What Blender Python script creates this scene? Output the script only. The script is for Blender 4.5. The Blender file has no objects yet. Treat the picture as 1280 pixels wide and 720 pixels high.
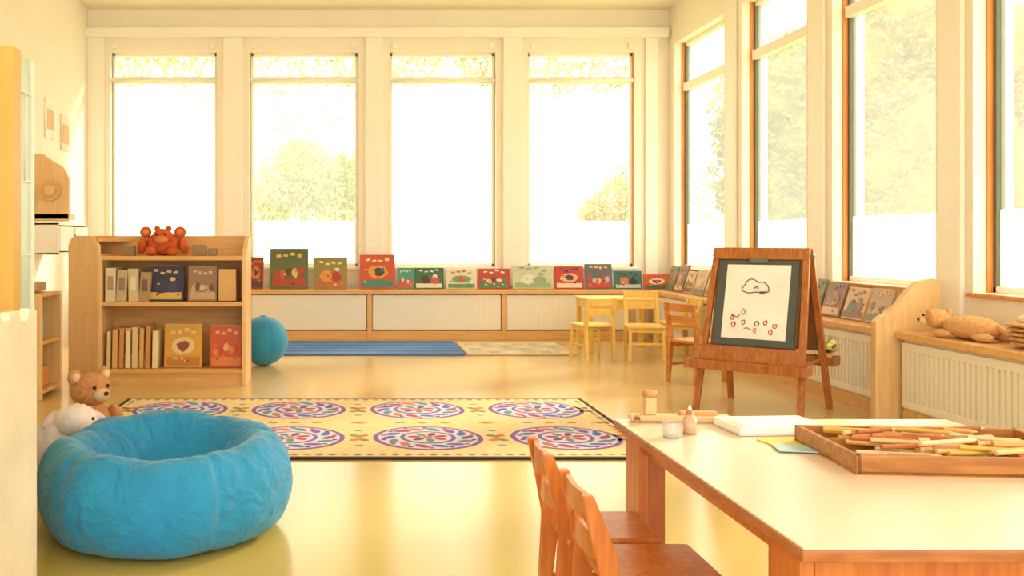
import bpy, bmesh, math, random
from mathutils import Matrix, Vector, Euler
random.seed(7)
sc=bpy.context.scene
F=1150.0
def P(u,v,d): return Vector(((u-440)*d/F, d, 1-(v-300)*d/F))
def lin(c):
    r=[]
    for x in c[:3]:
        x=x/255.0
        r.append(x/12.92 if x<=0.04045 else ((x+0.055)/1.055)**2.4)
    return (r[0],r[1],r[2],1)
_m={}
def M(name,col,rough=0.5,col2=None,scale=6,stretch=(1,1,1),bump=0.0,detail=3,spec=0.5,sheen=0):
    if name in _m: return _m[name]
    m=bpy.data.materials.new(name); m.use_nodes=True
    nt=m.node_tree; N=nt.nodes; L=nt.links
    b=N['Principled BSDF']; b.inputs['Roughness'].default_value=rough
    b.inputs['Specular IOR Level'].default_value=spec
    if sheen: b.inputs['Sheen Weight'].default_value=sheen
    tc=N.new('ShaderNodeTexCoord'); mp=N.new('ShaderNodeMapping'); mp.inputs['Scale'].default_value=stretch
    nz=N.new('ShaderNodeTexNoise'); nz.inputs['Scale'].default_value=scale; nz.inputs['Detail'].default_value=detail
    L.new(tc.outputs['Object'],mp.inputs[0]); L.new(mp.outputs[0],nz.inputs['Vector'])
    cr=N.new('ShaderNodeValToRGB')
    if col2 is None: col2=tuple(max(0,c*0.95) for c in col)
    cr.color_ramp.elements[0].color=lin(col2); cr.color_ramp.elements[1].color=lin(col)
    cr.color_ramp.elements[0].position=0.35; cr.color_ramp.elements[1].position=0.65
    L.new(nz.outputs['Fac'],cr.inputs[0]); L.new(cr.outputs[0],b.inputs['Base Color'])
    if bump:
        bp=N.new('ShaderNodeBump'); bp.inputs['Strength'].default_value=bump; bp.inputs['Distance'].default_value=0.01
        L.new(nz.outputs['Fac'],bp.inputs['Height']); L.new(bp.outputs[0],b.inputs['Normal'])
    _m[name]=m; return m
def C(col,rough=0.55):
    return M('paint_%d_%d_%d'%tuple(col),col,rough)
class B:
    def __init__(s,name): s.name=name; s.bm=bmesh.new(); s.mats=[]; s.T=Matrix()
    def mi(s,m):
        if m not in s.mats: s.mats.append(m)
        return s.mats.index(m)
    def add(s,vs,fs,mat,smooth=False,bev=0):
        i=s.mi(mat); V=[s.bm.verts.new(s.T@Vector(v)) for v in vs]; FF=[]
        for f in fs:
            try:
                q=s.bm.faces.new([V[k] for k in f]); q.material_index=i; q.smooth=smooth; FF.append(q)
            except ValueError: pass
        if bev:
            es=list({e for q in FF for e in q.edges})
            r=bmesh.ops.bevel(s.bm,geom=es,offset=bev,segments=2,affect='EDGES',profile=0.5)
            for q in r['faces']: q.material_index=i
    def box(s,c,sz,mat,rot=(0,0,0),bev=0):
        R=Euler(rot).to_matrix(); c=Vector(c); vs=[]
        for x in(-.5,.5):
            for y in(-.5,.5):
                for z in(-.5,.5): vs.append(c+R@Vector((x*sz[0],y*sz[1],z*sz[2])))
        s.add(vs,[(0,1,3,2),(4,6,7,5),(0,4,5,1),(2,3,7,6),(0,2,6,4),(1,5,7,3)],mat,bev=bev)
    def bx(s,x0,x1,y0,y1,z0,z1,mat,bev=0):
        s.box(((x0+x1)/2,(y0+y1)/2,(z0+z1)/2),(x1-x0,y1-y0,z1-z0),mat,bev=bev)
    def cyl(s,p0,p1,r0,r1,mat,n=16,smooth=True):
        p0=Vector(p0);p1=Vector(p1);d=(p1-p0).normalized()
        a=d.orthogonal().normalized(); b=d.cross(a); vs=[]
        for p,r in((p0,r0),(p1,r1)):
            for k in range(n):
                t=2*math.pi*k/n; vs.append(p+a*math.cos(t)*r+b*math.sin(t)*r)
        s.add(vs,[(k,(k+1)%n,n+(k+1)%n,n+k) for k in range(n)],mat,smooth)
        s.add(vs[:n],[tuple(reversed(range(n)))],mat); s.add(vs[n:],[tuple(range(n))],mat)
    def bar(s,p0,p1,w,h,mat,up=(0,0,1),bev=0.003):
        p0=Vector(p0);p1=Vector(p1);d=(p1-p0).normalized(); a=d.cross(Vector(up))
        if a.length<1e-3: a=d.cross(Vector((0,1,0)))
        a.normalize(); b=a.cross(d).normalized(); vs=[]
        for p in(p0,p1):
            for i,j in((-1,-1),(1,-1),(1,1),(-1,1)): vs.append(p+a*i*w/2+b*j*h/2)
        s.add(vs,[(3,2,1,0),(4,5,6,7),(0,1,5,4),(1,2,6,5),(2,3,7,6),(3,0,4,7)],mat,bev=bev)
    def prism(s,pts,ext,mat,bev=0):
        n=len(pts); pts=[Vector(p) for p in pts]; e=Vector(ext)
        vs=pts+[p+e for p in pts]
        s.add(vs,[tuple(reversed(range(n))),tuple(range(n,2*n))]+[(k,(k+1)%n,n+(k+1)%n,n+k) for k in range(n)],mat,bev=bev)
    def sph(s,c,r,mat,rot=(0,0,0),nu=20,nv=12,fn=None):
        if not hasattr(r,'__len__'): r=(r,r,r)
        R=Euler(rot).to_matrix(); c=Vector(c); vs=[]
        for j in range(nv+1):
            ph=math.pi*j/nv
            for k in range(nu):
                t=2*math.pi*k/nu
                v=Vector((math.sin(ph)*math.cos(t),math.sin(ph)*math.sin(t),math.cos(ph)))
                if fn: v=v*fn(v)
                vs.append(c+R@Vector((v.x*r[0],v.y*r[1],v.z*r[2])))
        fs=[]
        for j in range(nv):
            for k in range(nu):
                a=j*nu+k;b=j*nu+(k+1)%nu; fs.append((a,a+nu,b+nu,b))
        s.add(vs,fs,mat,True)
    def tube(s,pts,r,mat,n=8):
        for a,b in zip(pts,pts[1:]): s.cyl(a,b,r,r,mat,n)
    def done(s,loc=(0,0,0),rz=0,sub=0):
        bmesh.ops.remove_doubles(s.bm,verts=s.bm.verts,dist=1e-6)
        bmesh.ops.recalc_face_normals(s.bm,faces=s.bm.faces)
        me=bpy.data.meshes.new(s.name); s.bm.to_mesh(me); s.bm.free()
        for m in s.mats: me.materials.append(m)
        o=bpy.data.objects.new(s.name,me); sc.collection.objects.link(o)
        o.location=loc; o.rotation_euler=(0,0,rz)
        if sub:
            mo=o.modifiers.new('sub','SUBSURF'); mo.levels=sub; mo.render_levels=sub
        return o

# ---------- materials
WALL=M('wall_cream_paint',(248,239,222),0.7,(247,237,219),scale=2)
CEIL=M('ceiling_paint',(247,236,214),0.8,(246,234,211),scale=1.5)
WHITE=M('white_frame_paint',(250,244,232),0.45,(249,243,230))
SUNLIT=M('sunlit_orange_wood',(226,150,78),0.5,(210,130,60),scale=4,stretch=(6,6,.6))  # orange of sunlit frame edges and sills put into the colour
DARKF=M('grey_frame_paint',(110,112,92),0.5)
LTF=M('pale_green_frame_paint',(176,180,156),0.5)
BIRCH=M('birch_wood',(236,198,142),0.42,(228,184,124),scale=5,stretch=(8,8,.7),bump=.04)
BIRCHH=M('birch_wood_horizontal',(232,182,116),0.4,(220,164,96),scale=5,stretch=(.7,8,8),bump=.04)
PINE=M('pine_wood',(222,150,78),0.4,(200,124,56),scale=6,stretch=(8,.8,8),bump=.05)
CHW=M('chair_wood',(208,124,56),0.32,(186,100,38),scale=7,stretch=(8,8,.8),bump=.05)
EASW=M('easel_wood',(190,118,58),0.38,(164,92,40),scale=7,stretch=(8,8,.8),bump=.05)
YEL=M('yellow_wood',(242,204,110),0.4,(234,190,92),scale=6,stretch=(8,8,.8))
RAD=M('radiator_enamel',(246,238,220),0.45,(245,236,217),scale=1)
PAPER=M('paper',(250,248,240),0.8)

def floor_mat():
    m=bpy.data.materials.new('linoleum_floor'); m.use_nodes=True; nt=m.node_tree;N=nt.nodes;L=nt.links
    b=N['Principled BSDF']; b.inputs['Roughness'].default_value=.18; b.inputs['Specular IOR Level'].default_value=.7
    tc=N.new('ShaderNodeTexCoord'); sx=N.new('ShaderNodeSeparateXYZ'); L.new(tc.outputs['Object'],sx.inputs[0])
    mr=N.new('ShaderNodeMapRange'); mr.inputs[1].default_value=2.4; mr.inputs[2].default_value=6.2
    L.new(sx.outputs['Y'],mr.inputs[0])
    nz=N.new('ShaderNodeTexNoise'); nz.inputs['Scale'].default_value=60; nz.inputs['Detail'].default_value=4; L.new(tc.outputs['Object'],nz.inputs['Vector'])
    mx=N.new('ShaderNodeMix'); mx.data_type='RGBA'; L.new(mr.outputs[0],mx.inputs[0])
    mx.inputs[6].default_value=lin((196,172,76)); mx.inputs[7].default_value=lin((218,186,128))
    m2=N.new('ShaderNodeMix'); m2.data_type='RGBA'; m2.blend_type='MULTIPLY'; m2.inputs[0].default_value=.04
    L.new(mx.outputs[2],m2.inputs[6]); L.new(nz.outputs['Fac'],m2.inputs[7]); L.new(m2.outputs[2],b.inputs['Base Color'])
    return m
def glass_mat(name,tr,haze):
    m=bpy.data.materials.new(name); m.use_nodes=True; nt=m.node_tree;N=nt.nodes;L=nt.links
    N.remove(N['Principled BSDF']); out=N['Material Output']
    t=N.new('ShaderNodeBsdfTransparent'); t.inputs[0].default_value=(1,.99,.97,1)
    tl=N.new('ShaderNodeBsdfTranslucent'); tl.inputs[0].default_value=(1,.98,.94,1)
    a=N.new('ShaderNodeMixShader'); a.inputs[0].default_value=haze; L.new(t.outputs[0],a.inputs[1]); L.new(tl.outputs[0],a.inputs[2])
    g=N.new('ShaderNodeBsdfGlossy'); g.inputs['Roughness'].default_value=.05
    c=N.new('ShaderNodeMixShader'); c.inputs[0].default_value=.03; L.new(a.outputs[0],c.inputs[1]); L.new(g.outputs[0],c.inputs[2])
    L.new(c.outputs[0],out.inputs[0]); return m
GLASS=glass_mat('window_glass',1,.10); FROST=glass_mat('frosted_film_glass',1,.88)  # white haze mixed into clear panes stands for washed-out light outside

# ---------- room
XL,XR,YB,H=-2.75,3.3,9.58,3.4
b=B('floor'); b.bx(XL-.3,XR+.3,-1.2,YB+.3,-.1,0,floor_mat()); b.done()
b=B('ceiling'); b.bx(XL-.3,XR+.3,-1.2,YB+.3,H,H+.1,CEIL); b.done()
b=B('wall_left'); b.bx(XL-.2,XL,-1.2,YB+.25,0,H,WALL); b.done()
ZS,ZT=.72,2.96
backw=[(P(138,0,YB).x,P(271,0,YB).x),(P(312,0,YB).x,P(448,0,YB).x),(P(487,0,YB).x,P(620,0,YB).x),(P(660,0,YB).x,P(794,0,YB).x)]
b=B('wall_back'); TH=.22
b.bx(XL,XR,YB,YB+TH,0,ZS,WALL); b.bx(XL,XR,YB,YB+TH,ZT,H,WALL)
xs=[XL]+[v for w in backw for v in w]+[XR]
for i in range(0,len(xs),2): b.bx(xs[i],xs[i+1],YB,YB+TH,ZS,ZT,WALL)
b.done()
b=B('wall_right'); rightw=[(8.16,9.41),(6.68,7.79),(5.2,6.32),(3.72,4.89),(2.25,3.4),(.8,1.95)]  # last two openings are unseen windows, added to let in more light
b.bx(XR,XR+TH,-1.2,YB,0,ZS,WALL); b.bx(XR,XR+TH,-1.2,YB,ZT+.05,H,WALL)
ys=[YB]
for a,c in rightw: ys+= [c,a]
ys.append(-1.2)
for i in range(0,len(ys),2): b.bx(XR,XR+TH,ys[i+1],ys[i],ZS,ZT+.05,WALL)
b.done()
b=B('trim_1')
px=[(XL,backw[0][0]-.06),(backw[0][1]+.07,backw[1][0]-.07),(backw[1][1]+.07,backw[2][0]-.07),(backw[2][1]+.07,backw[3][0]-.07),(backw[3][1]+.1,XR-.12)]
for a,c in px[1:4]: b.bx(a,c,YB-.05,YB,.52,3.12,WHITE,bev=.006)
b.bx(px[0][0],px[0][1],YB-.03,YB,.52,3.12,WHITE,bev=.006)
b.bx(px[4][0],px[4][1],YB-.03,YB,.52,3.12,WHITE,bev=.006)
b.done()
b=B('trim_2'); b.bx(XL,XR-.02,YB-.08,YB,3.1,3.2,WHITE,bev=.008); b.done()
b=B('trim_3')
for i in range(5):
    a=rightw[i][0]; c=rightw[i+1][1]; m=(a+c)/2; b.bx(XR-.03,XR,m-.1,m+.1,.52,H,WHITE,bev=.008)
b.done()
n=0
for (a,c) in backw:
    n+=1; b=B('window_%d'%n); y0=YB+.07; y1=YB+.12; f=.035
    b.bx(a,a+f,y0,y1,ZS,ZT,WHITE,bev=.004); b.bx(c-f,c,y0,y1,ZS,ZT,WHITE,bev=.004)
    b.bx(a,c,y0,y1,ZS,ZS+f,WHITE,bev=.004); b.bx(a,c,y0,y1,ZT-f,ZT,WHITE,bev=.004)
    b.bx(a+.01,c-.01,y0-.02,y1,2.64,2.71,WHITE,bev=.004)
    b.bx(a+f,c-f,y0+.02,y0+.026,ZS+f,1.2,FROST); b.bx(a+f,c-f,y0+.02,y0+.026,1.2,2.64,GLASS); b.bx(a+f,c-f,y0+.02,y0+.026,2.71,ZT-f,GLASS)
    b.bx(a-.03,c+.03,YB-.03,YB+.07,ZS-.03,ZS,WHITE,bev=.005)
    b.bx(a,a+.01,y0-.015,y0,ZS,ZT,LTF); b.bx(c-.01,c,y0-.015,y0,ZS,ZT,LTF if n!=4 else SUNLIT)
    b.cyl((a,y0-.04,2.67),(c,y0-.04,2.67),.018,.018,WHITE,10)
    for s in(a+.05,c-.05): b.box((s,YB-.012,3.02),(.05,.03,.05),WHITE,bev=.004)
    b.done()
for (a,c) in rightw:
    n+=1; b=B('window_%d'%n); x0=XR+.1; x1=XR+.15; f=.035; Z2=ZT+.05
    b.bx(x0,x1,a,a+f,ZS,Z2,SUNLIT,bev=.004); b.bx(x0,x1,c-f,c,ZS,Z2,DARKF,bev=.004)
    b.bx(x0,x1,a,c,ZS,ZS+f,WHITE,bev=.004); b.bx(x0,x1,a,c,Z2-f,Z2,WHITE,bev=.004)
    b.bx(x0-.02,x1,a+.01,c-.01,2.52,2.6,WHITE,bev=.004)
    b.bx(x0+.02,x0+.026,a+f,c-f,ZS+f,1.16,FROST); b.bx(x0+.02,x0+.026,a+f,c-f,1.16,2.52,GLASS); b.bx(x0+.02,x0+.026,a+f,c-f,2.6,Z2-f,GLASS)
    b.bx(x0-.03,x0,c-.012,c-.001,ZS,Z2,SUNLIT); b.bx(XR-.03,XR+.1,a-.02,c+.02,ZS-.02,ZS,SUNLIT,bev=.004)
    b.done()

# ---------- window-bench with radiators (back)
b=B('window_bench'); yf=9.2
b.bx(XL+.01,XR-.33,yf-.03,YB-.07,.46,.5,BIRCHH,bev=.006)
b.bx(XL+.01,XR-.36,yf,yf+.05,0,.09,BIRCHH,bev=.004)
divs=[-2.4,-1.05,P(462,0,yf).x,P(630,0,yf).x,P(722,0,yf).x+.55,XR-.36]
for x in divs: b.bx(x-.025,x+.025,yf-.005,YB-.08,.0,.46,BIRCHH,bev=.004)
for a,c in zip([XL+.05]+divs,divs):
    b.bx(a+.03,c-.03,yf+.01,yf+.05,.1,.45,RAD,bev=.004)
    k=a+.05
    while k<c-.07:
        b.bx(k,k+.038,yf+.007,yf+.012,.115,.435,RAD); k+=.05
b.done()
def rled(name,y0,y1):
    b=B(name)
    b.bx(XR-.33,XR-.055,y0,y1,.46,.5,BIRCHH,bev=.006)
    b.bx(XR-.29,XR-.06,y0+.02,y1-.02,.08,.455,RAD)
    b.bx(XR-.305,XR-.28,y0+.02,y1-.02,.40,.445,RAD,bev=.003); b.bx(XR-.305,XR-.28,y0+.02,y1-.02,.09,.13,RAD,bev=.003)
    k=y0+.03
    while k<y1-.03:
        b.bx(XR-.302,XR-.288,k,k+.024,.12,.41,RAD); k+=.04
    b.bx(XR-.3,XR-.06,y0+.02,y1-.02,0,.08,BIRCHH)
    b.done()
rled('radiator_bench',5.13,9.16); rled('radiator_bench',2.6,5.03)
b=B('shelf_end_panel')
pts=[(2.93,0),(3.29,0),(3.29,.78),(3.24,.79)]
for i in range(9):
    t=i/8; pts.append((3.2-.24*t, .78-.2*(0.5-0.5*math.cos(math.pi*t))))
pts.append((2.93,.55))
b.prism([(p[0]-.055,5.05,p[1]) for p in pts],(0,.05,0),BIRCH,bev=.004); b.done()

# ---------- books
def book(b,x,y,z,w,h,t,col,acc,lean=.18,yaw=0,seed=0):
    r=random.Random(seed*13+5)
    T0=b.T.copy(); b.T=b.T@Matrix.Translation((x,y,z+t*math.sin(lean)))@Matrix.Rotation(yaw,4,'Z')@Matrix.Rotation(-lean,4,'X')
    cm=C(col,.35)
    b.box((0,t/2,h/2),(w,t,h),cm,bev=.002)
    b.box((0,t/2,h/2+.0015),(w-.008,t-.006,h),PAPER)
    def poly(cx,cz,rx,rz,c,n=12,jag=.25,lay=0):
        ph=r.random()*6; b.prism([(cx+rx*(1+jag*(r.random()-.5)*2)*math.cos(2*math.pi*k/n+ph),-.003-lay*.0008,cz+rz*(1+jag*(r.random()-.5)*2)*math.sin(2*math.pi*k/n+ph)) for k in range(n)],(0,.003,0),C(c,.4))
    if acc:
        a=acc; na=len(a)
        style=seed%3
        b.box((0,-.001,h*.15),(w*.88,.003,h*.2),C(a[0],.4))
        if style==0:
            poly(0,h*.5,w*.3,h*.2,a[1%na],14,.12); poly(r.uniform(-.06,.06)*w,h*.5,w*.16,h*.12,a[2%na],9,.3,1)
        elif style==1:
            for q in range(5): poly(w*(-.32+.16*q),h*(.32+.16*r.random()),w*.09,h*r.uniform(.08,.14),a[q%na],7,.3,q*.3)
        else:
            poly(-.12*w,h*.42,w*.2,h*.22,a[1%na],6,.2); poly(.18*w,h*.38,w*.16,h*.16,a[2%na],8,.25,1); poly(.2*w,h*.62,w*.08,h*.06,a[-1],8,.1,1)
        for q in range(7): poly(r.uniform(-.38,.38)*w,r.uniform(.08,.6)*h,w*.04,h*.03,a[r.randrange(na)],6,.3,2+q*.2)
        for q in range(4): b.box((-.27*w+q*.18*w,-.002,h*.84+r.uniform(-.015,.015)),(w*.12,.003,h*r.uniform(.05,.1)),C(a[-1],.4),rot=(0,r.uniform(-.25,.25),0))
    b.T=T0
b=B('picture_books'); yb=9.33
cols=[(310,329,316,355,(150,50,40),[(80,60,50),(220,120,60)]),
(337,385,305,356,(96,104,62),[(180,70,36),(214,84,44),(110,60,30),(230,190,100)]),
(392,434,317,357,(150,136,66),[(200,110,40),(230,150,60),(190,50,40),(235,225,160)]),
(450,494,313,356,(206,76,42),[(60,140,120),(230,160,60),(70,60,50),(245,220,150)]),
(497,517,330,357,(60,160,140),[(220,80,60),(240,220,180)]),
(518,555,330,358,(60,110,70),[(230,230,200),(60,60,50),(210,80,60),(240,240,220)]),
(558,596,332,358,(230,226,196),[(90,150,90),(120,170,120),(200,90,70)]),
(598,638,331,358,(190,60,44),[(70,140,90),(240,200,90),(60,80,120),(250,240,220)]),
(641,692,327,359,(206,210,176),[(150,180,130),(228,230,210),(150,170,140)]),
(694,730,328,359,(196,54,50),[(240,220,200),(250,180,120),(60,60,90)]),
(732,766,325,359,(94,100,110),[(200,60,50),(180,190,200),(230,180,90)]),
(768,803,334,361,(58,110,104),[(190,200,190),(220,120,60),(40,50,60)]),
(805,838,338,362,(214,96,44),[(60,120,70),(240,220,190),(170,40,40)])]
for i,(u0,u1,v0,v1,c,a) in enumerate(cols):
    s=yb/F; book(b,(((u0+u1)/2)-440)*s,yb,.502,(u1-u0)*s,(357-v0)*s*.98+.0,.018,c,a,seed=i)
b.done()
b=B('picture_books')
cs=[(190,150,100),(216,176,116),(140,96,64),(120,120,70),(130,84,60),(222,180,130),(100,110,70),(200,120,66),(170,110,76),(120,84,66),(206,170,120)]
ycur=5.35;i=0
while ycur<9.0:
    w=.2+.06*random.random(); h=.2+.08*random.random()
    book(b,3.1,ycur+w/2,.502,w,h,.02,cs[i%len(cs)],[cs[(i+3)%len(cs)],cs[(i+5)%len(cs)],cs[(i+1)%len(cs)]],lean=.3,yaw=-math.pi/2,seed=i+40)
    ycur+=w+.03; i+=1
b.done()

# ---------- bookcase
b=B('bookcase'); x0,x1,y0,y1=-1.745,-.725,6.3,6.64
b.bx(x0,x0+.03,y0,y1,0,.9,BIRCH,bev=.004)
def side(x,t):
    pts=[(y0,0),(y1,0),(y1,1.03),(y1-.12,1.03),(y1-.2,1.0),(y1-.27,.94),(y0,.9)]
    b.prism([(x,p[0],p[1]) for p in pts],(t,0,0),BIRCH,bev=.003)
side(x1-.03,.03)
b.bx(x0,x1,y1-.02,y1,0.02,1.03,BIRCHH,bev=.003)
for z in (.875,.56,.1): b.bx(x0+.03,x1-.03,y0+.005,y1-.02,z-.015,z+.015,BIRCHH,bev=.003)
b.bx(x0+.03,x1-.03,y0+.02,y0+.04,0,.085,BIRCHH)
A=(x0,y0);D=(-2.03,6.58)
b.prism([(A[0],A[1],0),(D[0],D[1],0),(D[0],D[1],.96),(D[0]+.02,D[1]-.02,1.0),(D[0]+.06,D[1]-.06,1.03),(A[0]-.06,A[1]+.06,1.03),(A[0],A[1],.96)],(.02,.022,0),BIRCH,bev=.003)
b.bx(D[0]+.03,x0,y1-.02,y1,0,1.03,BIRCHH)
b.prism([(A[0],y0+.03,.99),(A[0]+.16,y1-.02,.99),(D[0]+.05,y1-.02,.99)],(0,0,.02),BIRCHH)
b.done()
b=B('shelf_books')
def up(x,z,w,h,c,a,sd,lean=.1): book(b,x,y0+.06,z,w,h,.02,c,a,lean=lean,seed=sd)
x=-1.70
for k in range(4):
    w=.075; h=.2+.05*random.random()
    b.box((x+w/2,6.42,.576+h/2),(w*.95,.18,h),C([(230,214,180),(206,180,140),(220,196,150),(180,150,110)][k%4]),rot=(0,[.0,.05,-.02,.08][k],0),bev=.002); b.box((x+w/2,6.328,.576+h*.55),(w*.5,.004,h*.4),C([(180,150,120),(150,130,100),(236,226,200),(120,100,80)][k])); x+=w+.004
up(-1.29,.576,.25,.245,(54,46,80),[(220,180,80),(58,54,88),(66,62,100),(220,190,110)],2)
up(-1.035,.576,.2,.24,(160,124,90),[(210,170,120),(110,76,60),(216,196,160)],4)
b.box((-.86,6.42,.69),(.12,.16,.22),C((224,176,112)),bev=.003)
x=-1.69
for k in range(8):
    w=.026+.02*random.random(); h=.24+.06*random.random()
    b.box((x+w/2,6.42,.117+h/2),(w*.9,.18,h),C([(236,206,150),(230,180,114),(216,150,96),(244,224,180)][k%4]),rot=(0,.02,0),bev=.002); x+=w+.01
up(-1.53,.116,.2,.27,(232,190,120),[(220,160,90),(150,84,40),(200,110,60),(246,226,180)],9)
up(-1.17,.116,.26,.3,(222,166,66),[(206,130,60),(236,210,150),(150,80,40),(240,210,130)],12)
up(-.87,.116,.23,.29,(208,90,40),[(230,130,70),(196,70,34),(236,180,120)],7)
b.done()
OR=M('orange_plush',(212,100,42),.8,(192,80,30),scale=30,bump=.2)
b=B('stuffed_toy'); cx,cy,cz=-1.325,6.47,.89
b.sph((cx,cy,cz+.085),(.12,.06,.085),OR); b.sph((cx,cy-.03,cz+.13),(.075,.055,.06),OR)
b.sph((cx,cy-.08,cz+.11),(.045,.022,.03),C((226,130,70)))
for s in(-1,1):
    b.sph((cx+s*.12,cy-.02,cz+.165),(.042,.02,.04),OR); b.sph((cx+s*.12,cy-.034,cz+.165),(.024,.012,.022),C((226,130,70)))
    b.sph((cx+s*.145,cy-.02,cz+.07),(.03,.035,.06),OR,rot=(0,s*-.25,0))
    b.sph((cx+s*.075,cy-.06,cz+.032),(.042,.055,.034),OR); b.sph((cx+s*.03,cy-.082,cz+.15),.008,C((30,20,16),.2))
    b.sph((cx+s*.04,cy-.02,cz+.19),(.022,.014,.02),OR)
b.done()
b=B('toy_blocks')
for q in((-1.55,.07),(-1.06,.075),(-.97,.05)): b.box((q[0],6.40,.892+q[1]/2),(q[1]*1.2,.06,q[1]),C((150,124,96)),bev=.006)
b.done()

# ---------- left wall things
b=B('wall_poster')
for (y,z,w,h,c) in((8.35,2.1,.26,.36,(250,240,214)),(8.8,2.02,.26,.34,(244,222,190))):
    b.bx(XL,XL+.012,y-w/2,y+w/2,z-h/2,z+h/2,C(c),bev=.002); b.bx(XL+.01,XL+.015,y-w*.35,y+w*.35,z-.1,z+.08,C((226,180,130)))
b.done()
b=B('wooden_wall_toy')
pts=[(0,0),(.3,0),(.3,.36),(.27,.42),(.24,.47),(.16,.5),(.08,.57),(0,.57)]
X0=-2.70
outer=[(X0+p[0],7.8,1.16+p[1]) for p in pts]
b.prism(outer,(0,.05,0),BIRCH,bev=.006)
b.cyl((X0+.15,7.795,1.42),(X0+.15,7.77,1.42),.085,.085,BIRCHH,24); b.cyl((X0+.15,7.77,1.42),(X0+.15,7.75,1.42),.045,.045,BIRCH,20)
b.box((X0+.15,7.9,1.2),(.3,.2,.05),BIRCH,bev=.005); b.bx(XL,X0+.01,7.79,8.0,1.17,1.4,BIRCH)
b.done()
b=B('wall_cabinet')
b.bx(XL,-2.36,7.4,8.2,.88,.9,WHITE,bev=.003); b.bx(XL,-2.36,7.4,8.2,1.12,1.14,WHITE,bev=.003); b.bx(XL,-2.36,7.4,7.42,.88,1.14,WHITE,bev=.003); b.bx(XL,-2.36,8.18,8.2,.88,1.14,WHITE)
b.bx(-2.37,-2.35,7.42,7.79,.91,1.11,WHITE,bev=.003); b.bx(-2.37,-2.35,7.81,8.18,.91,1.11,WHITE,bev=.003); b.cyl((-2.34,7.78,.97),(-2.34,7.78,1.05),.006,.006,DARKF,8)
b.done()
b=B('low_shelf'); xa,xb,ya,yc=-2.5,-1.93,5.72,6.12
for yy in(ya,yc-.025): b.bx(xa,xb,yy,yy+.025,0,.66,BIRCH,bev=.004)
for z in(.03,.34,.64): b.bx(xa,xb-.01,ya+.02,yc-.02,z,z+.022,BIRCHH,bev=.003)
b.bx(xa,xa+.02,ya,yc,0,.66,BIRCHH)
b.box((-2.1,5.9,.43),(.18,.22,.12),C((150,190,190)),bev=.01); b.box((-2.08,5.9,.12),(.2,.24,.13),C((220,140,80)),bev=.01); b.box((-2.12,5.92,.7),(.24,.2,.06),C((190,150,110)),bev=.008)
b.done()
MINT=M('mint_laminate',(196,214,192),.25); YD=M('yellow_laminate',(222,174,80),.4,(214,164,70),scale=3)
b=B('tall_cabinet')
b.bx(-2.1,-1.115,3.02,3.21,0,1.62,MINT,bev=.003)
b.bx(-2.1,-1.61,2.985,3.01,.05,1.61,YD,bev=.003); b.bx(-1.6,-1.1,2.985,3.06,.05,1.63,YD,bev=.003)
for z in(.95,1.2,1.5): b.bar((-1.112,3.07,z),(-1.112,3.2,z),.006,.008,WHITE)
b.cyl((-1.105,3.11,1.2),(-1.105,3.11,1.5),.004,.004,WHITE,8); b.bx(-1.115,-1.108,3.19,3.21,.05,1.62,WHITE)
b.cyl((-1.65,2.96,.9),(-1.65,2.96,1.05),.007,.007,DARKF,8); b.cyl((-1.56,2.96,.9),(-1.56,2.96,1.05),.007,.007,DARKF,8)
b.done()
CW=M('white_laminate',(240,226,198),.4)
b=B('toy_shelf_unit')
pts=[(2.2,0),(2.62,0),(2.62,.8),(2.56,.81),(2.55,.775),(2.52,.765),(2.49,.775),(2.48,.81),(2.42,.81),(2.41,.785),(2.38,.78),(2.36,.79),(2.35,.81),(2.2,.81)]
b.prism([(-.925,p[0],p[1]) for p in pts],(.028,0,0),CW,bev=.002)
b.prism([(-1.7,p[0],p[1]) for p in pts],(.028,0,0),CW,bev=.002)
b.bx(-1.68,-.92,2.595,2.615,0,.76,CW)
for z in(.05,.3,.52): b.bx(-1.68,-.92,2.22,2.6,z,z+.02,CW)
b.done()

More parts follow.
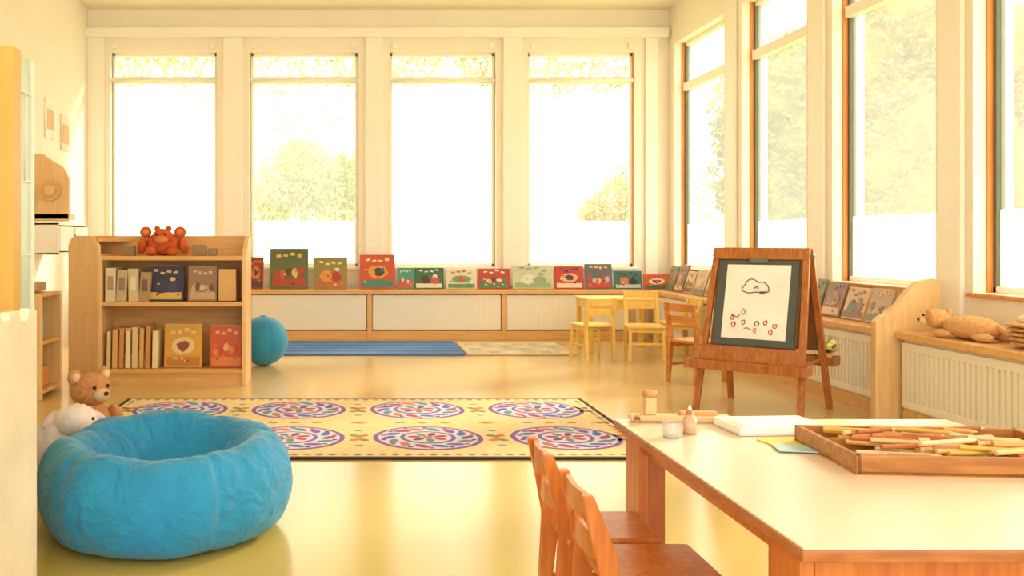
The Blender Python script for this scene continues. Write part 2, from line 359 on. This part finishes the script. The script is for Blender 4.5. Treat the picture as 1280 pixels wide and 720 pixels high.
# ---------- beanbag
def beanbag(name,R,Hh,col,col2,loc,hole=.3,seed=1,depth=.2,tilt=.0,rz=0,seams=8):
    m=M(name+'_fabric',col,.75,col2,scale=3,sheen=.2)
    nt=m.node_tree; N=nt.nodes; L=nt.links
    tc=N.new('ShaderNodeTexCoord'); n1=N.new('ShaderNodeTexNoise'); n1.inputs['Scale'].default_value=8; n1.inputs['Detail'].default_value=5; n1.inputs['Distortion'].default_value=1.6
    L.new(tc.outputs['Object'],n1.inputs['Vector']); bp=N.new('ShaderNodeBump'); bp.inputs['Strength'].default_value=.85; bp.inputs['Distance'].default_value=.035
    L.new(n1.outputs['Fac'],bp.inputs['Height']); L.new(bp.outputs[0],N['Principled BSDF'].inputs['Normal'])
    r=random.Random(seed)
    prof=[(0.0,0),(R*.6,0),(R*.84,.008),(R*.95,.07*Hh/.38),(R*1.0,.16*Hh/.38),(R*.985,.24*Hh/.38),(R*.93,.315*Hh/.38),(R*.83,.362*Hh/.38),(R*.73,.372*Hh/.38),(R*.64,Hh*.93),(R*.57,Hh*.8),(R*.5,Hh*.6),(R*.36,Hh-depth+.01),(R*.18,Hh-depth-.01),(0,Hh-depth-.015)]
    n=144; b=B(name); vs=[]; NP=len(prof)
    ph=[r.uniform(0,6.28) for _ in range(8)]
    for j,(q,z) in enumerate(prof):
        for k in range(n):
            t=2*math.pi*k/n
            w=(math.sin(3*t+ph[0]+j*.3)*.008+math.sin(7*t+ph[3]-j*.4)*.006+math.sin(13*t+ph[1]-j*.9)*.0035+math.sin(31*t+ph[2]+j*2.1)*.0025)*(R/.44)
            u=((t*seams/(2*math.pi))%1.0); u=min(u,1-u); seam=-.011*math.exp(-(u/.018)**2)*(1 if 2<j<NP-2 else 0)
            pk=.004*math.sin(60*t)*math.exp(-((j-9.5)/1.6)**2)
            qq=q+(w+seam+pk)*(1 if j not in(0,NP-1) else 0)*min(1,q/(R*.4))
            zz=z+(w*.8+seam if j>5 and j<NP-1 else 0)+tilt*qq*math.sin(t+rz)*(z/Hh)
            if j<3: zz=z
            vs.append((qq*math.cos(t),qq*math.sin(t),max(0,zz)))
    fs=[(j*n+k,j*n+(k+1)%n,(j+1)*n+(k+1)%n,(j+1)*n+k) for j in range(NP-1) for k in range(n)]
    b.add(vs,fs,m,True)
    return b.done(loc,rz,sub=1)
beanbag('bean_bag_chair',.44,.34,(24,142,190),(16,128,180),(-.645,3.2,0),tilt=.04,depth=.2,rz=.3,seams=5)
b=B('round_pouf'); PB=M('pouf_fabric',(34,146,190),.7,(24,130,178),scale=4,sheen=.2)
b.sph((0,0,.195),(.2,.2,.195),PB,nu=64,nv=24,fn=lambda v:1-.03*math.exp(-(((math.atan2(v.y,v.x)*8/(2*math.pi))%1-.5)/.06)**2)*math.sqrt(max(0,1-v.z*v.z)))
b.cyl((0,0,.385),(0,0,.397),.03,.02,PB,16); b.done((-.71,7.35,0))

# ---------- plush toys
TB=M('tan_plush',(206,146,96),.9,(188,124,76),scale=60,bump=.5); WP=M('white_plush',(242,228,222),.9,(232,210,206),scale=25,bump=.5)
def plush(name,loc,s,mat,muz,rz,ear=.035):
    b=B(name)
    b.sph((0,0,.16),(.11,.095,.15),mat); b.sph((0,-.01,.34),(.095,.085,.08),mat); b.sph((0,-.09,.325),(.04,.035,.03),muz)
    b.sph((0,-.125,.335),(.014,.01,.01),C((50,30,20),.3))
    for q in(-1,1):
        b.sph((q*.08,0,.405),(ear,.018,ear),mat); b.sph((q*.08,-.012,.405),(ear*.6,.012,ear*.6),muz)
        b.sph((q*.115,-.04,.2),(.035,.04,.085),mat,rot=(.4,q*-.5,0)); b.sph((q*.08,-.12,.045),(.042,.1,.042),mat)
        b.sph((q*.036,-.088,.362),.009,C((20,14,10),.2)); b.sph((q*.08,-.215,.055),(.034,.015,.04),muz)
    o=b.done(loc,rz); o.scale=(s,s,s)
plush('teddy_bear',(-1.17,4.1,0),.98,TB,C((230,194,156),.9),.9)
b=B('plush_lamb')
fn=lambda v:1+.07*math.sin(v.x*15)*math.cos(v.y*13+v.z*11)
b.sph((0,0,.17),(.125,.11,.17),WP,fn=fn,nu=32,nv=20); b.sph((.03,-.05,.3),(.085,.08,.065),WP,fn=fn,nu=28,nv=18); b.sph((.05,-.12,.285),(.034,.035,.03),C((246,226,220),.9))
for q in(-1,1):
    b.sph((.03+q*.085,-.03,.305),(.045,.018,.022),C((240,210,206),.9),rot=(0,q*.5,0)); b.sph((.045+q*.03,-.115,.315),.007,C((60,40,40),.2)); b.sph((q*.1,-.09,.05),(.04,.07,.05),WP)
b.done((-1.12,3.58,0),.6)

# ---------- rug and mats
RB=M('rug_base',(230,208,162),.95,(218,192,140),scale=40,bump=.3); DK=M('rug_border',(56,38,48),.95)
b=B('patterned_rug'); rx0,rx1,ry0,ry1=-1.4,1.43,4.18,5.75
b.bx(rx0,rx1,ry0,ry1,.001,.010,DK); b.bx(rx0+.028,rx1-.028,ry0+.028,ry1-.028,.009,.0115,RB)
def disc(b,x,y,z,r,c,n=28,ry=None,rot=0):
    ry=ry or r; m=M('rug_dye_%d_%d_%d'%c,c,.95,scale=60); ca,sa=math.cos(rot),math.sin(rot)
    pts=[]
    for k in range(n):
        px_,py_=r*math.cos(2*math.pi*k/n),ry*math.sin(2*math.pi*k/n); pts.append((x+px_*ca-py_*sa,y+px_*sa+py_*ca,z))
    b.prism(pts,(0,0,.0006),m)
for cx in(-1.0,-.31,.38,1.07):
    for cy in(5.36,4.60):
        disc(b,cx,cy,.0115,.275,(130,90,160)); disc(b,cx,cy,.0122,.25,(216,206,224))
        for k in range(14):
            t=2*math.pi*k/14; disc(b,cx+.195*math.cos(t),cy+.195*math.sin(t),.0129,.046,[(166,70,130),(76,110,190),(130,90,180),(80,150,160),(206,120,90)][k%5],12,.024,t+.9)
            disc(b,cx+.23*math.cos(t+.22),cy+.23*math.sin(t+.22),.0129,.014,[(190,80,100),(70,90,170)][k%2],8)
        disc(b,cx,cy,.0129,.14,(110,110,190)); disc(b,cx,cy,.0136,.118,(232,206,212))
        for k in range(7):
            t=2*math.pi*k/7+.3; disc(b,cx+.068*math.cos(t),cy+.068*math.sin(t),.0143,.036,[(180,70,110),(90,80,170),(90,150,150)][k%3],12,.02,t)
        disc(b,cx,cy,.015,.026,(216,120,80),12)
for cx in(-1.31,-.655,.035,.725,1.34):
    for cy in(5.36,4.6,4.98):
        if cy==4.98:
            disc(b,cx,cy,.0115,.05,(226,170,90),12,.03); disc(b,cx+.0,cy,.0122,.02,(200,110,90),10); continue
        for k in range(4):
            t=math.pi/2*k+.78; disc(b,cx+.032*math.cos(t),cy+.07*math.sin(t),.0115,.03,[(206,126,50),(130,140,80)][k%2],12,.022,t)
        disc(b,cx,cy,.0122,.016,(180,80,100),8)
        if abs(cx)<1.2:
            for q in(-.17,.17): disc(b,cx,cy+q,.0115,.022,(120,150,170),10,.014)
for cx in(-.31,.38,1.07,-1.0):
    for q in(-.12,0,.12): disc(b,cx+q,4.98,.0115,.028,[(130,150,180),(206,120,100),(150,150,90)][int((q+.13)*8)%3],10,.018)
for k in range(46):
    x=rx0+.08+k*.0585
    for yy in (ry0+.06,ry1-.06): disc(b,x,yy,.0115,.018,[(160,100,130),(210,140,80),(120,130,120)][k%3],8)
for k in range(25):
    y=ry0+.1+k*.057
    for xx in(rx0+.055,rx1-.055): disc(b,xx,y,.0115,.014,[(160,100,130),(210,140,80),(120,130,120)][k%3],8)
b.done()
b=B('play_mat'); BL=M('blue_mat',(84,130,184),.8,(72,116,172),scale=8); BD=M('navy_mat',(62,98,160),.8)
b.bx(-.8,.98,7.95,8.95,.001,.02,BL,bev=.004)
for k in range(4): b.bx(-.78,.96,8.1+k*.22,8.16+k*.22,.019,.0215,BD)
b.done()
b=B('play_mat'); b.bx(1.0,1.95,7.95,8.85,.001,.016,C((216,194,158),.9),bev=.003)
for k in range(6):
    for j in range(4): b.bx(1.06+k*.15,1.15+k*.15,8.02+j*.2,8.14+j*.2,.0155,.0175,C([(206,176,140),(170,176,170),(226,206,174)][(k+j)%3],.9))
b.done()

# ---------- chairs
def chair(name,loc,rz,mat,seat=.28,w=.27,top=.5,slats=2,splay=.012):
    b=B(name); d=w; t=.024
    b.box((0,0,seat-.012),(d,w,.022),mat,bev=.008)
    b.box((0,w/2-.03,seat-.04),(d-.05,.016,.035),mat,bev=.003); b.box((0,-w/2+.03,seat-.04),(d-.05,.016,.035),mat,bev=.003)
    b.box((d/2-.03,0,seat-.04),(.016,w-.06,.035),mat,bev=.003)
    for s in(-1,1):
        b.bar((d/2-.03,s*(w/2-.022),seat-.02),(d/2-.02+splay,s*(w/2-.015),0),t,t,mat,up=(0,1,0))
        y=s*(w/2-.02)
        b.prism([(-d/2-.03,y-t/2,0),(-d/2-.003,y-t/2,0),(-d/2+.03,y-t/2,seat*.95),(-d/2+.018,y-t/2,seat+.06),(-d/2-.03,y-t/2,top),(-d/2-.055,y-t/2,top),(-d/2-.012,y-t/2,seat)],(0,t,0),mat,bev=.003)
        b.bar((d/2-.03,y,seat*.4),(-d/2,y,seat*.4),.014,.02,mat)
    for k in range(slats):
        z=top-.035-k*.085; x=-d/2-.038+ (top-z)*.21; pts=[]
        for q in range(9):
            a=-1+2*q/8; pts.append((x-.012*(1-a*a)-.0,a*(w/2-.02)))
        poly=[(p[0]-.006,p[1],z-.025) for p in pts]+[(p[0]+.006,p[1],z-.025) for p in reversed(pts)]
        b.prism(poly,(0,0,.055),mat,bev=.002)
    b.bar((d/2-.03,-w/2+.02,seat*.5),(d/2-.03,w/2-.02,seat*.5),.014,.02,mat)
    return b.done(loc,rz)
chair('child_chair',(.67,2.06,0),0,CHW,w=.26,top=.46)
chair('child_chair',(.635,2.335,0),0,CHW,w=.235,top=.48)
chair('child_chair',(2.44,6.5,0),.5,PINE,seat=.3,w=.28,top=.56)
chair('child_chair',(2.02,7.75,0),math.pi/2+.2,YEL,seat=.3,w=.28,top=.52)
chair('child_chair',(2.42,7.62,0),-math.pi/2-.15,YEL,seat=.3,w=.3,top=.57)
chair('child_chair',(2.78,7.9,0),math.pi+.1,YEL,seat=.3,w=.28,top=.5)
b=B('play_table')
b.box((2.4,8.35,.47),(.66,.5,.025),YEL,bev=.006); b.box((2.4,8.14,.425),(.58,.02,.07),YEL); b.box((2.4,8.56,.425),(.58,.02,.07),YEL)
for sx in(-1,1):
    b.box((2.4+sx*.29,8.35,.425),(.02,.42,.07),YEL)
    for sy in(-1,1): b.box((2.4+sx*.29,8.35+sy*.21,.23),(.04,.04,.46),YEL,bev=.004)
b.done()

# ---------- foreground table
TT=M('table_laminate',(236,212,190),.22,(233,208,184),scale=3,spec=.5); EDG=M('table_edge_wood',(180,112,62),.4,(158,92,46),scale=8,stretch=(2,2,8))
b=B('activity_table'); x0,x1,y0,y1=.73,1.66,1.49,2.57
b.bx(x0,x1,y0,y1,.476,.497,EDG,bev=.003); b.bx(x0+.003,x1-.003,y0+.003,y1-.003,.496,.5,TT,bev=.001)
b.bx(x0+.04,x1-.04,y0+.07,y0+.09,.415,.476,CHW,bev=.002); b.bx(x0+.04,x1-.04,y1-.08,y1-.06,.415,.476,CHW,bev=.002)
b.bx(x0+.04,x0+.06,y0+.07,y1-.06,.435,.476,CHW,bev=.002); b.bx(x1-.06,x1-.04,y0+.07,y1-.06,.415,.476,CHW,bev=.002)
for xx,sx in((x0+.02,1),(x1-.02,-1)):
    for yy,sy in((y0+.05,1),(y1-.05,-1)):
        a,c=sorted((xx,xx+sx*.025)); p,q=sorted((yy,yy+sy*.12)); b.bx(a,c,p,q,0,.476,CHW,bev=.003)
        a,c=sorted((xx+sx*.025,xx+sx*.1)); p,q=sorted((yy,yy+sy*.025)); b.bx(a,c,p,q,0,.476,CHW,bev=.003)
b.done()
b=B('pencil_box'); TW=M('tray_wood',(186,126,60),.45,(158,98,42),scale=8,stretch=(1,8,8),bump=.05)
W,Dp,hh=.52,.33,.042
b.box((0,0,.004),(W,Dp,.008),TW)
for s in(-1,1): b.box((0,s*(Dp/2-.006),hh/2),(W,.012,hh),TW,bev=.002); b.box((s*(W/2-.006),0,hh/2),(.012,Dp,hh),TW,bev=.002)
b.box((0,.03,.02),(W-.02,.008,.035),TW)
pc=[(224,170,96),(206,140,70),(232,194,126),(194,112,54),(238,212,160),(176,92,42),(212,174,76)]
for k in range(90):
    r=random.Random(k); x=r.uniform(-.16,.16); y=r.uniform(-.13,.13); z=.016+ (k//22)*.010; a=r.uniform(-.4,.4); l=r.uniform(.045,.085)
    if abs(y)+l*abs(math.sin(a))>.148: a=0
    p0=Vector((x-l*math.cos(a),y-l*math.sin(a),z)); p1=Vector((x+l*math.cos(a),y+l*math.sin(a),z)); c=pc[k%7]
    rr=.0055 if k%5 else .009
    b.cyl(p0,p1,rr,rr,C(c),8,False); dd=(p1-p0).normalized(); b.cyl(p1,p1+dd*.014,rr,.0008,C((240,210,160)),6)
b.done((1.345,2.10,.5),-.08)
b=B('craft_paper'); b.box((0,0,.002),(.12,.12,.003),C((240,206,96)),rot=(0,0,.2)); b.box((-.02,-.06,.0045),(.1,.08,.002),C((176,208,216)),rot=(0,0,-.2)); b.done((1.08,2.25,.5))
b=B('paper_tray'); b.box((0,0,.005),(.24,.15,.008),PAPER,bev=.003)
for s in(-1,1): b.box((s*.117,0,.012),(.006,.15,.022),PAPER,bev=.002); b.box((0,s*.072,.012),(.24,.006,.022),PAPER,bev=.002)
b.box((0,0,.018),(.2,.12,.016),PAPER,bev=.006); b.done((1.1,2.42,.5),.06)
b=B('glue_bottle'); bc=C((206,172,140),.3)
b.cyl((0,0,0),(0,0,.04),.017,.017,bc); b.cyl((0,0,.04),(0,0,.05),.017,.009,bc); b.cyl((0,0,.05),(0,0,.062),.009,.008,C((190,120,80))); b.cyl((0,0,.062),(0,0,.074),.006,.002,C((240,230,210))); b.done((.87,2.37,.5))
gm=bpy.data.materials.new('clear_glass'); gm.use_nodes=True; g=gm.node_tree.nodes['Principled BSDF']; g.inputs['Transmission Weight'].default_value=.8; g.inputs['Roughness'].default_value=.1; g.inputs['Base Color'].default_value=(.97,.97,.95,1)
b=B('water_cup'); b.cyl((0,0,0),(0,0,.004),.022,.022,gm,20)
for k in range(20):
    t0=2*math.pi*k/20;t1=2*math.pi*(k+1)/20
    b.prism([(.022*math.cos(t0),.022*math.sin(t0),0),(.022*math.cos(t1),.022*math.sin(t1),0),(.02*math.cos(t1),.02*math.sin(t1),0),(.02*math.cos(t0),.02*math.sin(t0),0)],(0,0,.04),gm)
b.done((.81,2.33,.5))
b=B('wooden_toy_plane'); tw=C((232,190,138)); b.box((0,0,.012),(.27,.04,.016),tw,bev=.004); b.box((-.08,0,.045),(.03,.03,.05),tw,bev=.004); b.cyl((-.08,0,.07),(-.08,0,.086),.02,.018,C((206,150,90)),14)
b.box((.05,0,.024),(.1,.025,.012),C((216,160,100)),bev=.003); b.cyl((-.12,-.02,.01),(-.12,.02,.01),.01,.01,C((190,130,80)),12); b.done((.9,2.53,.5),-.05)

# ---------- easel
b=B('art_easel'); w=.5; ZT_=.95; fy=-.3
def fp(x,t,off=0):
    y=fy+(fy*-1-.03)*t
    nn=Vector((0,-ZT_,.27)).normalized()
    return Vector((x,y,ZT_*t))+nn*off
def wx(t): return w/2+.035*(1-t)
nn=Vector((0,-ZT_,.27)).normalized()
for s in(-1,1):
    b.bar(fp(s*wx(0),0),fp(s*wx(1),1),.035,.028,EASW,up=nn)
    q=fp(s*wx(0),0); r=fp(s*wx(1),1); b.bar((q.x,-q.y,0),(r.x,-r.y,ZT_),.035,.028,EASW,up=(0,1,0))
    b.cyl((s*(w/2+.02),-.03,ZT_-.04),(s*(w/2+.02),.03,ZT_-.04),.012,.012,DARKF,10)
    b.bar((s*(w/2+.02),-.21,.3),(s*(w/2+.02),.21,.3),.01,.02,EASW)
def plate(x0,x1,t0,t1,off,th,mat):
    p=[fp(x0,t0,off),fp(x1,t0,off),fp(x1,t1,off),fp(x0,t1,off)]; b.prism(p,nn*th,mat)
plate(-w/2-.01,w/2+.01,.93,1.0,-.012,.03,EASW)
plate(-w/2-.01,w/2+.01,.32,.40,-.012,.03,EASW)
plate(-w/2+.015,w/2-.015,.38,.95,-.006,.012,C((110,72,44)))
plate(-.222,.222,.41,.92,.006,.01,M('chalkboard_grey',(84,88,82),.6))
plate(-.175,.18,.45,.895,.016,.002,PAPER)
plate(-.05,.05,.905,.935,.01,.02,DARKF)
def stroke(pts,c,r=.003):
    b.tube([fp(x,t,.019) for x,t in pts],r,C(c),6)
cl=[]
for k in range(49):
    t=math.pi-math.pi*k/48; rx=.07+.008*abs(math.sin(2.5*t)); px_=rx*math.cos(t)-.015*math.sin(t)
    cl.append((px_,.735+(.055+.02*abs(math.sin(2.5*t)))*math.sin(t)))
cl.append((.04,.722));cl.append((0,.73));cl.append((-.04,.722));cl.append(cl[0])
stroke(cl,(50,50,50)); stroke([(-.015,.748),(0,.765),(.012,.748)],(50,50,50)); stroke([(.02,.735),(.035,.728),(.05,.735)],(50,50,50))
def scr(x,t,c,sd):
    r=random.Random(sd); p=[]
    for k in range(9):
        a=k*.9; p.append((x+.012*math.cos(a)*r.uniform(.5,1.2),t+.018*math.sin(a)*r.uniform(.5,1.2)))
    stroke(p,c,.0026)
for i,(x,t,c) in enumerate(((-.11,.53,(196,50,40)),(-.055,.545,(150,90,60)),(.02,.54,(70,70,70)),(.065,.55,(200,60,40)),(.12,.53,(206,50,50)),(-.12,.57,(200,80,60)),(-.06,.61,(200,90,70)),(.01,.50,(220,150,60)),(.1,.495,(200,60,60)))): scr(x,t,c,i)
stroke([(-.12,.585),(-.09,.575),(-.08,.59)],(206,80,70)); stroke([(-.05,.51),(-.03,.515),(-.01,.50)],(160,100,60))
for s in(-1,1):
    y=s*.29
    b.box((0,y,.265),(w+.16,.13,.012),EASW,bev=.003); b.box((0,y+s*.065,.285),(w+.16,.012,.05),EASW,bev=.003); b.box((0,y-s*.05,.285),(w+.16,.012,.05),EASW,bev=.003)
    for q in(-1,1): b.box((q*(w/2+.075),y,.285),(.012,.13,.05),EASW,bev=.003)
plate2=[(-w/2,.21,.35),(w/2,.21,.35),(w/2,.045,.93),(-w/2,.045,.93)]
b.prism(plate2,(0,-.012,0),C((126,80,46)))
EZ=-.72; EX=2.42; b.done((EX,5.42,0),EZ)
b=B('leafy_plant'); gr=M('leaf_green',(160,170,60),.5,(120,136,46),scale=20)
b.cyl((0,0,0),(0,0,.06),.034,.042,C((240,206,110)),16)
for k in range(34):
    a=k*2.4; e=.3+1.0*random.random(); L=.03+.035*random.random(); d=Vector((math.cos(a)*math.cos(e),math.sin(a)*math.cos(e),math.sin(e))); s=Vector((-math.sin(a),math.cos(a),0))*.018
    p=Vector((0,0,.055)); q=p+d*L; r=p+d*L*2-Vector((0,0,.01))
    b.add([p,q+s,r,q-s],[(0,1,2,3)],gr,True)
for (x,y,z) in((.03,-.03,.12),(-.03,-.02,.14),(0,-.045,.10),(-.04,-.03,.09)): b.sph((x,y,z),.02,C((246,232,150)))
ea=Matrix.Translation((EX,5.42,0))@Matrix.Rotation(EZ,4,'Z')@Vector((.265,.285,.272)); b.done(ea)

b=B('plush_dog'); DG=M('beige_plush',(226,176,118),.9,(212,156,98),scale=50,bump=.4)
b.sph((0,0,.06),(.08,.16,.06),DG); b.sph((-.02,.19,.09),(.055,.06,.052),DG); b.sph((-.045,.235,.075),(.028,.035,.025),C((244,216,176),.9)); b.sph((-.06,.265,.08),.01,C((60,36,24)))
for s in(-1,1): b.sph((-.02+s*.05,.18,.1),(.014,.028,.045),DG,rot=(0,s*.3,0)); b.sph((s*.06,.12,.022),(.025,.06,.022),DG); b.sph((s*.06,-.12,.022),(.028,.06,.022),DG); b.sph((-.04+s*.022,.235,.105),.006,C((20,14,10),.2))
b.sph((0,-.18,.06),(.015,.05,.015),DG,rot=(.5,0,0)); b.done((3.1,4.6,.502),.2)
b=B('toy_basket'); bk=M('wicker',(226,180,120),.7,(186,134,78),scale=40,bump=.6)
for k in range(5): b.sph((0,0,.02+k*.022),(.085+k*.004,.12+k*.004,.015),bk)
b.sph((0,0,.13),(.06,.09,.03),C((240,210,166))); b.done((3.12,4.2,.502))

# ---------- outside
GR=M('lawn',(190,200,130),1,(160,176,100),scale=.5)
b=B('ground_lawn'); b.bx(-30,40,-6,60,-.5,-.4,GR); b.done()
def foliage(name,blobs,c1,c2,N,s=.06,trunk=None,core=0):
    m=M(name+'_leaves_%d_%d'%(c1[0],c2[0]),c1,.9,c2,scale=1.6,detail=8); b=B(name); r=random.Random(len(blobs)*N+c1[0])
    for (x,y,z,rr) in blobs:
        if core:
            ph=r.random()*6
            b.sph((x,y,z),rr*core,m,nu=28,nv=18,fn=lambda v:1+.12*math.sin(7*v.x+ph)*math.cos(6*v.z+ph)+.08*math.sin(15*v.y+11*v.z+ph))
        for k in range(N):
            v=Vector((r.gauss(0,1),r.gauss(0,1),r.gauss(0,1))).normalized()*rr*(r.random()**.3)
            c=Vector((x,y,z))+v; a=Vector((r.gauss(0,1),r.gauss(0,1),r.gauss(0,1))).normalized(); d=a.orthogonal().normalized()
            q=s*r.uniform(.6,1.4); b.add([c-a*q,c+d*q*.6,c+a*q,c-d*q*.6],[(0,1,2,3)],m)
    if trunk:
        x,y,z,rr=trunk; tk=M('bark',(130,110,84),.9,(100,80,60),scale=8,stretch=(6,6,1)); b.cyl((x,y,-.4),(x,y,z),rr,rr*.4,tk,10)
        for (bx_,by_,bz_,br) in blobs: b.cyl((x,y,z*.6),(bx_,by_,bz_),rr*.35,.02,tk,6)
    b.done()
def at(u,v,d,r): p=P(u,v,d); return (p.x,p.y,p.z,r)
foliage('tree',[at(350,235,22,.8),at(395,225,22,.8),at(425,240,22,.7),at(335,262,22,.7),at(410,262,22,.7),at(375,205,22,.6),at(440,225,22,.7)],(176,182,90),(140,156,74),900,.07,(-1.2,22.5,3,.12))
foliage('tree',[at(330,120,24,.9),at(380,140,24,.9),at(430,110,24,.9),at(400,165,24,.8),at(340,170,24,.7),at(200,180,24,.8),at(240,130,24,.8),at(165,140,24,.7)],(170,202,202),(156,194,198),350,.08)  # pale blue leaf blobs added to stand in for bluish sky
foliage('tree',[at(775,256,22,.7),at(800,240,22,.8),at(745,270,22,.45),at(840,245,22,1.0)],(224,190,110),(186,170,90),700,.07,(7.2,22.5,2.8,.1))
foliage('tree',[at(160,72,15,.5),at(230,70,15,.5),at(350,68,15,.7),at(430,65,15,.6),at(520,72,15,.5),at(600,78,15,.4),at(690,84,15,.5),at(760,80,15,.5)],(190,184,106),(156,158,84),420,.05)
foliage('tree',[at(960,130,19,1.2),at(990,180,19,1.4),at(955,220,19,1.1),at(1000,110,19,1.3),at(965,250,19,1.1),at(1010,240,19,1.2),at(945,170,19,.9)],(150,152,72),(106,120,54),2000,.08,(8.7,19.5,4,.15),core=.7)
foliage('tree',[at(1090,70,14,.9),at(1150,50,14,1.1),at(1150,150,14,1.2),at(1110,200,14,.8),at(1160,230,14,1.1),at(1120,10,14,1.1),at(1130,120,14,.9)],(196,168,76),(136,136,66),1800,.06,(8.9,14.5,4,.14),core=.6)
foliage('tree',[at(1070,40,18,.9),at(1090,110,18,.8),at(1075,180,18,.8),at(1100,240,18,.8)],(150,166,130),(120,146,124),1000,.08)
foliage('tree',[at(1270,200,11,.9),at(1300,120,11,1.0),at(1265,60,11,.8),at(1280,235,11,.7),at(1250,130,11,.5)],(206,160,70),(140,128,60),1500,.05,(8.4,11.5,3.6,.12),core=.6)

# ---------- lighting
w=bpy.data.worlds.new('sky'); sc.world=w; w.use_nodes=True; nt=w.node_tree; bg=nt.nodes['Background']
tc=nt.nodes.new('ShaderNodeTexCoord'); sx=nt.nodes.new('ShaderNodeSeparateXYZ'); cr=nt.nodes.new('ShaderNodeValToRGB')
nt.links.new(tc.outputs['Generated'],sx.inputs[0]); nt.links.new(sx.outputs['Z'],cr.inputs[0]); nt.links.new(cr.outputs[0],bg.inputs[0])
cr.color_ramp.elements[0].color=(1,.925,.81,1); cr.color_ramp.elements[1].color=(.97,.95,.93,1)
bg.inputs[1].default_value=3.1
sd=bpy.data.lights.new('sun','SUN'); sd.energy=5.0; sd.angle=.15; sd.color=(1,.85,.64); so=bpy.data.objects.new('sun',sd); sc.collection.objects.link(so)
so.rotation_euler=Vector((-.72,-.5,-.5)).to_track_quat('-Z','Y').to_euler()
cd=bpy.data.cameras.new('camera'); cam=bpy.data.objects.new('camera',cd); sc.collection.objects.link(cam)
cam.location=(0,0,1); cam.rotation_euler=(math.pi/2,0,0); cd.sensor_width=36; cd.lens=F/1280*36; cd.shift_x=200/1280; cd.shift_y=-60/1280
cd.clip_start=.05; cd.clip_end=200; sc.camera=cam
sc.view_settings.view_transform='Standard'; sc.view_settings.exposure=0.17
